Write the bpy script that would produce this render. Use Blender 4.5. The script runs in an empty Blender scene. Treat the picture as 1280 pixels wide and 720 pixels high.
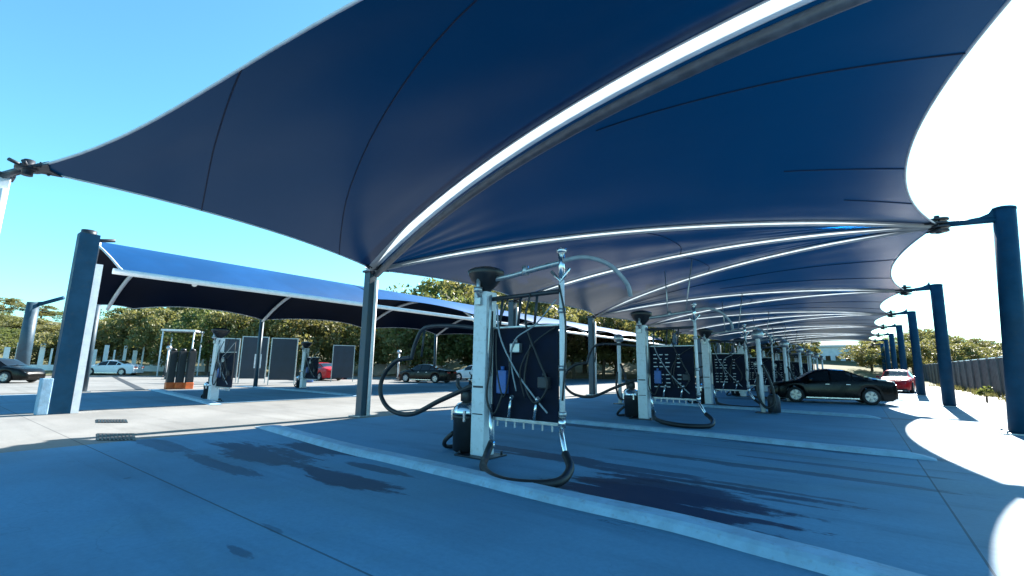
import bpy, bmesh, math, random
from mathutils import Vector, Matrix
random.seed(7)
C = bpy.context.scene.collection
PI = math.pi

# ------------------------------------------------------------------ camera geometry
FPX, CH = 569.0, 1.35
RHO, PT = math.atan(.013), math.atan(98 / 569.0)
cp, sp = math.cos(PT), math.sin(PT)
FW = Vector((0, cp, sp)); _U = Vector((0, -sp, cp)); _R = Vector((1, 0, 0))
RT = math.cos(RHO) * _R + math.sin(RHO) * _U
UP = -math.sin(RHO) * _R + math.cos(RHO) * _U
ORG = Vector((0, 0, CH))
def ray(x, y): return FW + RT * ((x - 640) / FPX) + UP * ((360 - y) / FPX)
def G(x, y, h=0.0):
    d = ray(x, y); return ORG + d * ((h - CH) / d.z)
def W(x, y, Y):
    d = ray(x, y); return ORG + d * (Y / d.y)
EV = Vector((.6, .8, 0)); NU = Vector((.8, -.6, 0))      # site axes: rows run along EV, bays along NU
ROT = math.atan2(-.6, .8)
def P(u, v, h=0.0): return NU * u + EV * v + Vector((0, 0, h))
def uv(p): return p.dot(NU), p.dot(EV)

# ------------------------------------------------------------------ object helpers
def tag(o, label=None, cat=None, group=None, kind=None):
    if label: o['label'] = label
    if cat: o['category'] = cat
    if group: o['group'] = group
    if kind: o['kind'] = kind
    return o
def empty(name, loc=(0, 0, 0), rz=0.0):
    o = bpy.data.objects.new(name, None); C.objects.link(o)
    o.location = loc; o.rotation_euler = (0, 0, rz); o.empty_display_size = .2
    return o
def thing(name, label, cat, loc=(0, 0, 0), rz=0.0, group=None):
    return tag(empty(name, loc, rz), label, cat, group)
def copy_tree(o, parent=None):
    c = o.copy(); C.objects.link(c); c.parent = parent
    for ch in [x for x in o.children]:
        copy_tree(ch, c)
    return c

class MB:
    def __init__(self): self.bm = bmesh.new()
    def box(self, x0, x1, y0, y1, z0, z1, M=None, bev=0.0):
        vs = [self.bm.verts.new((x, y, z)) for x in (x0, x1) for y in (y0, y1) for z in (z0, z1)]
        fs = [(0, 1, 3, 2), (4, 6, 7, 5), (0, 4, 5, 1), (2, 3, 7, 6), (0, 2, 6, 4), (1, 5, 7, 3)]
        faces = [self.bm.faces.new([vs[i] for i in f]) for f in fs]
        if bev > 0:
            es = list({e for f in faces for e in f.edges})
            r = bmesh.ops.bevel(self.bm, geom=es, offset=bev, segments=2, affect='EDGES', profile=.6)
            vs = list({v for f in r['faces'] for v in f.verts} | {v for v in vs if v.is_valid})
        if M is not None:
            for v in vs: v.co = M @ v.co
        return self
    def tube(self, pts, r, n=10, caps=True, r1=None):
        pts = [Vector(p) for p in pts]; rings = []
        N = len(pts); prev = None
        for i, p in enumerate(pts):
            t = (pts[min(i + 1, N - 1)] - pts[max(i - 1, 0)]).normalized()
            if prev is None:
                a = Vector((0, 0, 1)) if abs(t.z) < .9 else Vector((1, 0, 0))
                x = t.cross(a).normalized()
            else:
                x = (prev - t * prev.dot(t)).normalized()
            prev = x; y = t.cross(x)
            rr = r if r1 is None else r + (r1 - r) * i / (N - 1)
            rings.append([self.bm.verts.new(p + (x * math.cos(2 * PI * k / n) + y * math.sin(2 * PI * k / n)) * rr) for k in range(n)])
        for a, b in zip(rings, rings[1:]):
            for k in range(n):
                f = self.bm.faces.new((a[k], a[(k + 1) % n], b[(k + 1) % n], b[k])); f.smooth = n > 6
        if caps:
            self.bm.faces.new(rings[0][::-1]); self.bm.faces.new(rings[-1])
        return self
    def lathe(self, prof, c=(0, 0, 0), n=24, M=None):
        c = Vector(c); rings = []
        for r, z in prof:
            rings.append([self.bm.verts.new(c + Vector((max(r, .001) * math.cos(2 * PI * k / n), max(r, .001) * math.sin(2 * PI * k / n), z))) for k in range(n)])
        if M is not None:
            for ring in rings:
                for v in ring: v.co = M @ v.co
        for a, b in zip(rings, rings[1:]):
            for k in range(n):
                f = self.bm.faces.new((a[k], a[(k + 1) % n], b[(k + 1) % n], b[k])); f.smooth = True
        self.bm.faces.new(rings[0][::-1]); self.bm.faces.new(rings[-1])
        return self
    def grid(self, rows, smooth=True):
        vv = [[self.bm.verts.new(p) for p in r] for r in rows]
        for a, b in zip(vv, vv[1:]):
            for k in range(len(a) - 1):
                try:
                    f = self.bm.faces.new((a[k], a[k + 1], b[k + 1], b[k])); f.smooth = smooth
                except ValueError: pass
        return vv
    def poly(self, pts):
        self.bm.faces.new([self.bm.verts.new(p) for p in pts]); return self
    def prism(self, pts, z0, z1):
        a = [self.bm.verts.new((p[0], p[1], z0)) for p in pts]; b = [self.bm.verts.new((p[0], p[1], z1)) for p in pts]
        n = len(pts)
        self.bm.faces.new(a[::-1]); self.bm.faces.new(b)
        for k in range(n): self.bm.faces.new((a[k], a[(k + 1) % n], b[(k + 1) % n], b[k]))
        return self
    def build(self, name, m, parent=None, weld=False, normals=True):
        if weld: bmesh.ops.remove_doubles(self.bm, verts=self.bm.verts, dist=1e-4)
        if normals: bmesh.ops.recalc_face_normals(self.bm, faces=self.bm.faces)
        me = bpy.data.meshes.new(name); self.bm.to_mesh(me); self.bm.free()
        o = bpy.data.objects.new(name, me); C.objects.link(o)
        if m is not None: me.materials.append(m)
        if parent is not None: o.parent = parent
        return o

def smooth_path(pts, n=8):
    pts = [Vector(p) for p in pts]; out = []
    for i in range(len(pts) - 1):
        p0, p1, p2, p3 = pts[max(i - 1, 0)], pts[i], pts[i + 1], pts[min(i + 2, len(pts) - 1)]
        for k in range(n):
            t = k / n
            out.append(.5 * ((2 * p1) + (p2 - p0) * t + (2 * p0 - 5 * p1 + 4 * p2 - p3) * t * t + (3 * p1 - p0 - 3 * p2 + p3) * t ** 3))
    out.append(pts[-1]); return out

# ------------------------------------------------------------------ materials
def nt_new(name):
    m = bpy.data.materials.new(name); m.use_nodes = True
    nt = m.node_tree; nt.nodes.clear()
    out = nt.nodes.new('ShaderNodeOutputMaterial')
    return m, nt, out
def nd(nt, t, **kw):
    n = nt.nodes.new(t)
    for k, v in kw.items():
        if isinstance(v, (int, float, tuple, list)) and k in n.inputs: n.inputs[k].default_value = v
        else: setattr(n, k, v)
    return n
def mixc(nt, fac, a, b, blend='MIX'):
    n = nt.nodes.new('ShaderNodeMix'); n.data_type = 'RGBA'; n.blend_type = blend
    for s, v in ((n.inputs[0], fac), (n.inputs[6], a), (n.inputs[7], b)):
        if isinstance(v, bpy.types.NodeSocket): nt.links.new(v, s)
        elif isinstance(v, (int, float)): s.default_value = v
        else: s.default_value = (*v[:3], 1)
    return n.outputs[2]
def mth(nt, op, a, b=0.0, c=0.0):
    n = nt.nodes.new('ShaderNodeMath'); n.operation = op
    for s, v in zip(n.inputs, (a, b, c)):
        if isinstance(v, bpy.types.NodeSocket): nt.links.new(v, s)
        else: s.default_value = v
    return n.outputs[0]
def noise(nt, vec, scale, detail=4, rough=.55, dist=0.0):
    n = nt.nodes.new('ShaderNodeTexNoise'); n.inputs['Scale'].default_value = scale
    n.inputs['Detail'].default_value = detail; n.inputs['Roughness'].default_value = rough; n.inputs['Distortion'].default_value = dist
    if vec is not None: nt.links.new(vec, n.inputs['Vector'])
    return n.outputs['Fac']
def ramp(nt, fac, a, b):
    n = nt.nodes.new('ShaderNodeMapRange'); n.interpolation_type = 'SMOOTHSTEP'
    n.inputs[1].default_value = a; n.inputs[2].default_value = b
    nt.links.new(fac, n.inputs[0]); return n.outputs[0]
def mat(name, col, rough=.5, metal=0.0, var=.18, scale=6.0, bump=0.0, coat=0.0, grime=None):
    m, nt, out = nt_new(name)
    b = nt.nodes.new('ShaderNodeBsdfPrincipled')
    tc = nt.nodes.new('ShaderNodeTexCoord'); vec = tc.outputs['Object']
    f = noise(nt, vec, scale, 5)
    f = ramp(nt, f, .3, .7)
    dark = tuple(c * (1 - var) for c in col); lite = tuple(min(1, c * (1 + var)) for c in col)
    c = mixc(nt, f, dark, lite)
    if grime:
        g = ramp(nt, noise(nt, vec, scale * 3.1, 6, .65), .52, .72)
        c = mixc(nt, mth(nt, 'MULTIPLY', g, grime[1]), c, grime[0])
    nt.links.new(c, b.inputs['Base Color'])
    r = mth(nt, 'ADD', mth(nt, 'MULTIPLY', f, .15), rough - .07)
    nt.links.new(r, b.inputs['Roughness'])
    b.inputs['Metallic'].default_value = metal
    b.inputs['Coat Weight'].default_value = coat
    if bump:
        bp = nt.nodes.new('ShaderNodeBump'); bp.inputs['Strength'].default_value = bump; bp.inputs['Distance'].default_value = .02
        nt.links.new(noise(nt, vec, scale * 8, 4), bp.inputs['Height']); nt.links.new(bp.outputs[0], b.inputs['Normal'])
    nt.links.new(b.outputs[0], out.inputs[0])
    return m

def fabric_mat(name, col, trans, tfac, open_col, rough=.4, spec=.5):
    """knitted shade cloth: dyed face, a little diffuse transmission, and open pores one can just see the sky through"""
    m, nt, out = nt_new(name)
    tc = nt.nodes.new('ShaderNodeTexCoord'); vec = tc.outputs['Object']
    f = ramp(nt, noise(nt, vec, .35, 4), .3, .7)
    c = mixc(nt, f, tuple(x * .8 for x in col), tuple(x * 1.2 for x in col))
    st = ramp(nt, noise(nt, vec, 2.6, 6, .7), .45, .8)
    c = mixc(nt, mth(nt, 'MULTIPLY', st, .05), c, (.04, .06, .10))
    b = nt.nodes.new('ShaderNodeBsdfPrincipled'); nt.links.new(c, b.inputs['Base Color'])
    nt.links.new(mth(nt, 'ADD', mth(nt, 'MULTIPLY', st, .03), rough), b.inputs['Roughness']); b.inputs['Specular IOR Level'].default_value = spec
    b.inputs['Specular Tint'].default_value = (.30, .80, 1.0, 1)
    t = nt.nodes.new('ShaderNodeBsdfTranslucent'); t.inputs['Color'].default_value = (*trans, 1)
    bp = nt.nodes.new('ShaderNodeBump'); bp.inputs['Strength'].default_value = .16; bp.inputs['Distance'].default_value = .03
    nt.links.new(noise(nt, vec, .8, 2, .45), bp.inputs['Height'])
    nt.links.new(bp.outputs[0], b.inputs['Normal'])
    mx = nt.nodes.new('ShaderNodeMixShader'); mx.inputs[0].default_value = tfac
    nt.links.new(b.outputs[0], mx.inputs[1]); nt.links.new(t.outputs[0], mx.inputs[2])
    tr = nt.nodes.new('ShaderNodeBsdfTransparent'); tr.inputs['Color'].default_value = (*open_col, 1)
    ad = nt.nodes.new('ShaderNodeAddShader'); nt.links.new(mx.outputs[0], ad.inputs[0]); nt.links.new(tr.outputs[0], ad.inputs[1])
    nt.links.new(ad.outputs[0], out.inputs[0])
    return m

M = {}
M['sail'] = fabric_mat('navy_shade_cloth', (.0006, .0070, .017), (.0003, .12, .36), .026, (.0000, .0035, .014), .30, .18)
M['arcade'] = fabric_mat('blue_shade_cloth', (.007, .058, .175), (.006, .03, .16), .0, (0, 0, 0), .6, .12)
M['shaded_underside'] = fabric_mat('navy_cloth_shaded_underside', (.0008, .006, .022), (.002, .02, .1), .0, (0, 0, 0), .6, .05)  # near-black copy of the roof cloth, with the shade put into its colour
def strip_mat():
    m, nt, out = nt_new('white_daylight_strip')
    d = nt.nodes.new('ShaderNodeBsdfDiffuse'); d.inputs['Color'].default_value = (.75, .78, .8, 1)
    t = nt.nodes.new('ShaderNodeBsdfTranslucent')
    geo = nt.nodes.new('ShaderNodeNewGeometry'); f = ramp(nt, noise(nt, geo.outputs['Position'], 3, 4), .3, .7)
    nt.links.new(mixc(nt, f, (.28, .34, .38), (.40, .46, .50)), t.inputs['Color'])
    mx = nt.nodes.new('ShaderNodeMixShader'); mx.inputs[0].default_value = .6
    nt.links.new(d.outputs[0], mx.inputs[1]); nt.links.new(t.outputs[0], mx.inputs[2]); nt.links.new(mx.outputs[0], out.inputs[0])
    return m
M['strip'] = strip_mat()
M['seam'] = mat('seam_thread', (.006, .012, .035), .8)
M['webbing'] = mat('pale_edge_webbing', (.55, .57, .60), .6, var=.12)
M['rib'] = mat('rib_steel_grey', (.11, .13, .155), .42, .35, grime=((.12, .12, .13), .4))
M['rib_white'] = mat('rib_white_steel', (.74, .75, .77), .4, 0, .06, grime=((.4, .4, .42), .3))
M['navy_post'] = mat('navy_post_paint', (.006, .042, .088), .5, 0, .14, 3, coat=.0, grime=((.03, .05, .07), .35))
M['navy_post'].node_tree.nodes['Principled BSDF'].inputs['Specular IOR Level'].default_value = .1
M['dark_post'] = mat('slate_post_paint', (.022, .055, .085), .5, 0, .16, 3, grime=((.06, .075, .085), .3))
M['galv'] = mat('galvanised_steel', (.42, .44, .46), .38, .8, .15, 12)
M['dark_metal'] = mat('dark_metal', (.03, .035, .045), .45, .3, .2, 10)
M['chrome'] = mat('bright_steel', (.70, .72, .74), .22, .95, .08, 10)
M['white'] = mat('white_enamel', (.62, .66, .70), .38, 0, .06, 4, grime=((.33, .33, .32), .45))
M['black_plastic'] = mat('black_plastic', (.012, .013, .016), .42, 0, .25, 8)
M['hose_black'] = mat('black_rubber_hose', (.010, .011, .014), .5, 0, .3, 9)
M['hose_grey'] = mat('pale_grey_hose', (.24, .27, .30), .45, 0, .12, 9)
M['panel_dark'] = mat('dark_board', (.006, .009, .022), .75, 0, .25, 5)
M['panel_dark'].node_tree.nodes['Principled BSDF'].inputs['Specular IOR Level'].default_value = .15
M['print'] = mat('white_print', (.62, .64, .66), .6)
M['kerb'] = mat('pale_kerb_paint', (.25, .40, .53), .7, 0, .14, 5, .3, grime=((.2, .22, .25), .5))
M['kerb_plain'] = mat('plain_kerb_concrete', (.22, .34, .44), .8, 0, .16, 5, .3, grime=((.18, .19, .2), .5))
M['iron'] = mat('cast_iron', (.05, .05, .052), .6, .4, .3, 20)
M['glass_dark'] = mat('tinted_glass', (.010, .012, .015), .06, 0, .05)
M['tyre'] = mat('tyre_rubber', (.014, .014, .015), .8, 0, .2, 20)
M['rim'] = mat('alloy_rim', (.30, .31, .33), .28, .85, .1)
M['rubber_trim'] = mat('black_trim', (.012, .012, .013), .5)
M['tail'] = mat('red_lamp_lens', (.35, .01, .012), .15)
M['lamp'] = mat('clear_lamp_lens', (.6, .62, .65), .12)
def car_paint(name, col): 
    m = mat(name, col, .28, .0, .03, 2, coat=.1); m.node_tree.nodes['Principled BSDF'].inputs['Specular IOR Level'].default_value = .2
    return m
M['car_black'] = car_paint('black_car_paint', (.0018, .0016, .0016))
M['car_red'] = car_paint('red_car_paint', (.48, .015, .02))
M['car_white'] = car_paint('white_car_paint', (.72, .73, .74))
M['car_green'] = car_paint('green_car_paint', (.02, .28, .10))
M['fence'] = mat('charcoal_fence_sheet', (.13, .135, .145), .6, .1, .2, 3, grime=((.18, .18, .18), .3))
M['building'] = mat('pale_render', (.78, .79, .80), .8, 0, .08, 2)
M['bld_roof'] = mat('pale_roof_sheet', (.66, .67, .68), .5, .1, .08, 2)
M['grey_board'] = mat('grey_partition_board', (.02, .03, .048), .55, 0, .2, 2)
M['orange'] = mat('orange_plastic', (.62, .13, .03), .5)
M['blue_plastic'] = mat('blue_plastic', (.03, .10, .32), .45)
M['bark'] = mat('tree_bark', (.10, .075, .055), .9, 0, .3, 10, .5)

def leaf_mat(name, a, b, tr):
    m, nt, out = nt_new(name)
    oi = nt.nodes.new('ShaderNodeObjectInfo'); geo = nt.nodes.new('ShaderNodeNewGeometry')
    f = noise(nt, geo.outputs['Position'], .9, 3)
    f = ramp(nt, f, .35, .65)
    c = mixc(nt, f, a, b)
    c = mixc(nt, mth(nt, 'MULTIPLY', oi.outputs['Random'], .6), c, (.115, .095, .03))
    d = nt.nodes.new('ShaderNodeBsdfPrincipled'); nt.links.new(c, d.inputs['Base Color']); d.inputs['Roughness'].default_value = .55
    t = nt.nodes.new('ShaderNodeBsdfTranslucent'); nt.links.new(mixc(nt, .5, c, tr), t.inputs['Color'])
    mx = nt.nodes.new('ShaderNodeMixShader'); mx.inputs[0].default_value = .38
    nt.links.new(d.outputs[0], mx.inputs[1]); nt.links.new(t.outputs[0], mx.inputs[2]); nt.links.new(mx.outputs[0], out.inputs[0])
    return m
M['leaf_olive'] = leaf_mat('olive_leaves', (.075, .092, .026), (.16, .16, .055), (.36, .33, .09))
M['leaf_green'] = leaf_mat('green_leaves', (.05, .080, .02), (.115, .145, .04), (.28, .31, .07))
M['grass'] = leaf_mat('dry_grass', (.14, .12, .05), (.09, .11, .03), (.2, .18, .06))

# ---- concrete with joints, wet stains and a darker band in site coordinates
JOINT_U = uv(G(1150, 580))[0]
def concrete(name, base, wet=True):
    m, nt, out = nt_new(name)
    geo = nt.nodes.new('ShaderNodeNewGeometry')
    mp = nt.nodes.new('ShaderNodeMapping'); mp.vector_type = 'POINT'; mp.inputs['Rotation'].default_value = (0, 0, -ROT)
    nt.links.new(geo.outputs['Position'], mp.inputs['Vector'])
    vec = mp.outputs[0]                                     # x = u, y = v
    sx = nt.nodes.new('ShaderNodeSeparateXYZ'); nt.links.new(vec, sx.inputs[0])
    U_, V_ = sx.outputs[0], sx.outputs[1]
    big = ramp(nt, noise(nt, vec, .35, 5, .6), .3, .7)
    c = mixc(nt, big, tuple(x * .80 for x in base), tuple(min(1, x * 1.14) for x in base))
    fine = ramp(nt, noise(nt, vec, 22, 6, .7), .3, .75)
    c = mixc(nt, mth(nt, 'MULTIPLY', fine, .30), c, tuple(x * .55 for x in base))
    st = nt.nodes.new('ShaderNodeMapping'); st.inputs['Scale'].default_value = (.22, 1.6, 1); nt.links.new(vec, st.inputs['Vector'])
    streak = ramp(nt, noise(nt, st.outputs[0], 1.1, 6, .62, .4), .50, .70)
    c = mixc(nt, mth(nt, 'MULTIPLY', streak, .34), c, tuple(x * .5 for x in base))
    # worn tyre lanes running into each bay
    ty = nt.nodes.new('ShaderNodeMapping'); ty.inputs['Scale'].default_value = (.05, 2.3, 1); nt.links.new(vec, ty.inputs['Vector'])
    lane = ramp(nt, noise(nt, ty.outputs[0], 1.0, 3, .5, .2), .54, .66)
    c = mixc(nt, mth(nt, 'MULTIPLY', mth(nt, 'MULTIPLY', lane, ramp(nt, noise(nt, vec, 1.7, 4), .35, .6)), .26), c, tuple(x * .4 for x in base))
    # scattered oil spots
    vo = nt.nodes.new('ShaderNodeTexVoronoi'); vo.inputs['Scale'].default_value = 1.3; nt.links.new(vec, vo.inputs['Vector'])
    sp_ = mth(nt, 'MULTIPLY', mth(nt, 'LESS_THAN', vo.outputs['Distance'], .055), ramp(nt, noise(nt, vec, .5, 2), .5, .6))
    c = mixc(nt, mth(nt, 'MULTIPLY', sp_, .45), c, tuple(x * .3 for x in base))
    # joints
    j = None
    for sock, vals in ((U_, (JOINT_U, -16.4, -21.6)), (V_, (2.05, -1.4, 8.9, 15.6, 22.4))):
        for val in vals:
            d = mth(nt, 'ABSOLUTE', mth(nt, 'SUBTRACT', sock, val))
            k = mth(nt, 'LESS_THAN', d, .009)
            j = k if j is None else mth(nt, 'MAXIMUM', j, k)
    crack = nt.nodes.new('ShaderNodeTexVoronoi'); crack.feature = 'DISTANCE_TO_EDGE'; crack.inputs['Scale'].default_value = .33
    wob = nt.nodes.new('ShaderNodeVectorMath'); wob.operation = 'ADD'
    nzc = nt.nodes.new('ShaderNodeTexNoise'); nzc.inputs['Scale'].default_value = 1.2; nzc.inputs['Detail'].default_value = 6; nt.links.new(vec, nzc.inputs['Vector'])
    nt.links.new(vec, wob.inputs[0]); nt.links.new(nzc.outputs['Color'], wob.inputs[1]); nt.links.new(wob.outputs[0], crack.inputs['Vector'])
    ck = mth(nt, 'MULTIPLY', mth(nt, 'LESS_THAN', crack.outputs['Distance'], .0016), ramp(nt, noise(nt, vec, .4, 2), .5, .56))
    c = mixc(nt, mth(nt, 'MULTIPLY', mth(nt, 'MAXIMUM', j, mth(nt, 'MULTIPLY', ck, .25)), .62), c, (.03, .035, .04))
    b = nt.nodes.new('ShaderNodeBsdfPrincipled'); b.inputs['Specular IOR Level'].default_value = .25
    rough = mth(nt, 'ADD', mth(nt, 'MULTIPLY', big, .12), .72)
    if wet:
        nz = noise(nt, st.outputs[0], 2.3, 8, .66, .6)
        nz2 = noise(nt, vec, 6.0, 6, .7)
        nn = mth(nt, 'ADD', mth(nt, 'MULTIPLY', mth(nt, 'SUBTRACT', nz, .5), 3.0), mth(nt, 'MULTIPLY', mth(nt, 'SUBTRACT', nz2, .5), 1.0))
        w = None
        for (px, py, ru, rv, amt) in STAINS_AND_BAND:
            p = G(px, py); cu, cv = uv(p); ru *= 1.3; rv *= 1.5
            du = mth(nt, 'DIVIDE', mth(nt, 'SUBTRACT', U_, cu), ru); dv = mth(nt, 'DIVIDE', mth(nt, 'SUBTRACT', V_, cv), rv)
            d = mth(nt, 'SQRT', mth(nt, 'ADD', mth(nt, 'MULTIPLY', du, du), mth(nt, 'MULTIPLY', dv, dv)))
            d = mth(nt, 'ADD', d, nn)
            k = mth(nt, 'MULTIPLY', mth(nt, 'SUBTRACT', 1.0, ramp(nt, d, .72, 1.06)), amt)
            w = k if w is None else mth(nt, 'MAXIMUM', w, k)
        c = mixc(nt, w, c, (base[0] * .08, base[1] * .08, base[2] * .15))
        rough = mth(nt, 'SUBTRACT', rough, mth(nt, 'MULTIPLY', w, .15))
    nt.links.new(c, b.inputs['Base Color']); nt.links.new(rough, b.inputs['Roughness'])
    bp = nt.nodes.new('ShaderNodeBump'); bp.inputs['Strength'].default_value = .25; bp.inputs['Distance'].default_value = .01
    nt.links.new(noise(nt, vec, 60, 5, .7), bp.inputs['Height']); nt.links.new(bp.outputs[0], b.inputs['Normal'])
    nt.links.new(b.outputs[0], out.inputs[0])
    return m
STAINS_AND_BAND = [  # photo position, radius along the bay, radius across, strength
    (430, 600, .75, .16, .85), (470, 585, .5, .08, .7), (330, 568, 1.1, .28, .75), (395, 560, .8, .25, .8), (270, 580, 1.0, .10, .6), (200, 556, .9, .12, .5),
    (800, 622, .95, .52, 1.0), (850, 612, .8, .3, .9), (720, 532, 1.3, .16, .8), (765, 605, .5, .30, .9), (870, 655, .55, .14, .85), (850, 600, 1.4, .09, .8), (960, 612, .8, .06, .6), (985, 628, .5, .05, .7), (930, 582, 1.6, .10, .55),  # includes a long darker band near the station base
    (690, 572, .8, .18, .8), (640, 562, .9, .14, .7), (800, 588, .9, .12, .7), (1060, 585, .9, .07, .5), (1020, 560, 1.6, .2, .6), (900, 545, 1.7, .25, .7), (1060, 520, 2.5, .3, .6), (960, 500, 2.2, .5, .5),
    (300, 690, .18, .04, .5), (340, 660, .2, .03, .4)]
M['concrete'] = concrete('bay_concrete_shade_blue', (.118, .262, .39))  # blue of the canopy shade is put into this base colour
M['apron'] = concrete('apron_concrete_weak_shade_blue', (.165, .265, .355))  # weaker shade blue in the colour, so sun patches stay pale
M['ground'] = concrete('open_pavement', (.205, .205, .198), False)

# ------------------------------------------------------------------ ground
def sheet(name, pts, z, m, sub=0):
    mb = MB(); mb.poly([(p.x, p.y, z) for p in pts]); return tag(mb.build(name, m), kind='structure')
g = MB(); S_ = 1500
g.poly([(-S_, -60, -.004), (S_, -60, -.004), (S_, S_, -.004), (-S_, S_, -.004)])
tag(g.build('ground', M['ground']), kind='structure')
sheet('forecourt', [P(-10.2, -14), P(JOINT_U, -14), P(JOINT_U, 84), P(-10.2, 84)], .0, M['concrete'])  # left side cut near the shade line, keeping the blue tint out of sun
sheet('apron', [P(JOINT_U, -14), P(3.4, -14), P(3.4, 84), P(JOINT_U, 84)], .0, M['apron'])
sheet('side_bay_forecourt', [P(-26.6, -3.4), P(-17.3, -3.4), P(-17.3, 50), P(-26.6, 50)], .0, M['concrete'])  # cut to the arcade's shade, where the blue tint belongs
# the near forecourt left of the kerb is shade-blue concrete, out to the shade line
def wedge(name, line, width, h, m, taper=True):
    """kerb following a ground polyline: near edge = line, body towards +v, chamfered top"""
    mb = MB(); pts = line; rows = []
    secs = [(0, 0.0), (.035, h * .72), (.07, h), (width - .04, h), (width, h * .8), (width, 0.0)]
    for i, p in enumerate(pts):
        t = (pts[min(i + 1, len(pts) - 1)] - pts[max(i - 1, 0)]).normalized()
        nrm = Vector((-t.y, t.x, 0))
        if nrm.dot(EV) < 0: nrm = -nrm
        end = min(1, i / 2.0 + .12, (len(pts) - 1 - i) / 2.0 + .12) if taper else 1
        rows.append([p + nrm * a + Vector((0, 0, z * end + .002)) for a, z in secs])
    mb.grid(rows, smooth=False)
    mb.bm.faces.new([mb.bm.verts.new(q) for q in rows[0]]); mb.bm.faces.new([mb.bm.verts.new(q) for q in rows[-1]])
    return mb.build(name, m, weld=True)
def kerb(label, line, width, h, m, n=8):
    o = wedge('bay_kerb', smooth_path([Vector((p.x, p.y, 0)) for p in line], n), width, h, m)
    return tag(o, label, 'kerb', 'raised kerbs between the wash bays')
kerb('long pale kerb sweeping across the front beside the nearest vacuum column', [G(318, 534), G(417, 563), G(480, 578), G(570, 600), G(680, 628), G(830, 663), G(942, 694), G(1036, 720), G(1140, 752), G(1300, 800)], .30, .085, M['kerb'])
kerb('pale kerb in front of the second vacuum column', [G(690, 527), G(860, 544), G(1000, 559), G(1172, 577)], .24, .08, M['kerb'])
kerb('pale kerb in front of the parked black sedan', [G(800, 503.5), G(873, 508.5), G(1000, 517), G(1100, 524)], .3, .08, M['kerb'])
kerb('pale kerb behind the side arcade end post, left of the vacuum column', [G(184, 487), G(221, 496), G(262, 506.5)], .35, .08, M['kerb'], 5)
kerb('pale kerb behind the dark steel post of the side arcade', [G(290, 483), G(370, 489), G(445, 496)], .3, .08, M['kerb'], 5)
# dark drainage channel & grates
for (x0, y0, x1, y1, lab) in ((121, 542, 168, 551, 'cast iron drain grate nearer the foreground shade'), (120, 524.5, 158, 528.5, 'cast iron drain grate close to the arcade end post')):
    a, b, c_, d_ = G(x0, y1), G(x1 + 2, y1), G(x1, y0), G(x0, y0)
    t = thing('drain_grate', lab, 'drain', (a + b + c_ + d_) / 4, 0, 'drain grates in the sunlit paving')
    o = (a + b + c_ + d_) / 4
    fr = MB(); bars = MB()
    A, B, CC, D = [q - o for q in (a, b, c_, d_)]
    def pt(s, r): return (A * (1 - s) + B * s) * (1 - r) + (D * (1 - s) + CC * s) * r
    fr.prism([pt(0, 0), pt(1, 0), pt(1, 1), pt(0, 1)], .001, .006)
    for k in range(9):
        s = .06 + k * .1
        bars.prism([pt(s, .08), pt(s + .055, .08), pt(s + .055, .92), pt(s, .92)], .0065, .016)
    fr.build('frame', M['black_plastic'], t); bars.build('bars', M['iron'], t)
# dark channel across the far pavement
a, b = G(140, 471), G(170, 487)
tag(wedge('drain_channel', [a + (b - a) * k / 6 for k in range(7)], .35, .006, M['iron'], False), 'dark linear drain channel crossing the sunlit paving under the side arcade', 'drain')

# ------------------------------------------------------------------ sails
def rc(k):                                   # pole-side corner
    return P(1.96, 4.95 + 10.3 * k, 5.06 if k <= 0 else (5.0 if k == 1 else 4.78))
def lc(j, du=0.0):
    return P(-10.5 + du, .85 + 6.75 * j, 4.42 if j == 0 else 3.95)
def edge(a, b, rise=0.0, off=Vector((0, 0, 0)), N=28):
    return [a + (b - a) * t + (Vector((0, 0, rise)) + off) * (4 * t * (1 - t)) for t in [i / N for i in range(N + 1)]]
def coons(c0, c1, d0, d1):
    """c0/c1 run along s (at r=0/1), d0/d1 along r (at s=0/1)"""
    N, Mx = len(c0) - 1, len(d0) - 1; rows = []
    for i in range(Mx + 1):
        r = i / Mx; row = []
        for k in range(N + 1):
            s = k / N
            row.append(c0[k] * (1 - r) + c1[k] * r + d0[i] * (1 - s) + d1[i] * s
                       - (c0[0] * (1 - s) * (1 - r) + c0[-1] * s * (1 - r) + c1[0] * (1 - s) * r + c1[-1] * s * r))
        rows.append(row)
    return rows
def surf(rows, s, r):
    i = min(int(r * (len(rows) - 1)), len(rows) - 2); k = min(int(s * (len(rows[0]) - 1)), len(rows[0]) - 2)
    fr = r * (len(rows) - 1) - i; fs = s * (len(rows[0]) - 1) - k
    return (rows[i][k] * (1 - fs) + rows[i][k + 1] * fs) * (1 - fr) + (rows[i + 1][k] * (1 - fs) + rows[i + 1][k + 1] * fs) * fr
def flat_band(path, w, z, side):
    rows = []
    for i, p in enumerate(path):
        t = (path[min(i + 1, len(path) - 1)] - path[max(i - 1, 0)]).normalized()
        s = t.cross(Vector((0, 0, 1))).normalized() * w
        rows.append([p - s + Vector((0, 0, z)), p + s + Vector((0, 0, z))])
    return rows
sail_no = 0
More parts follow.
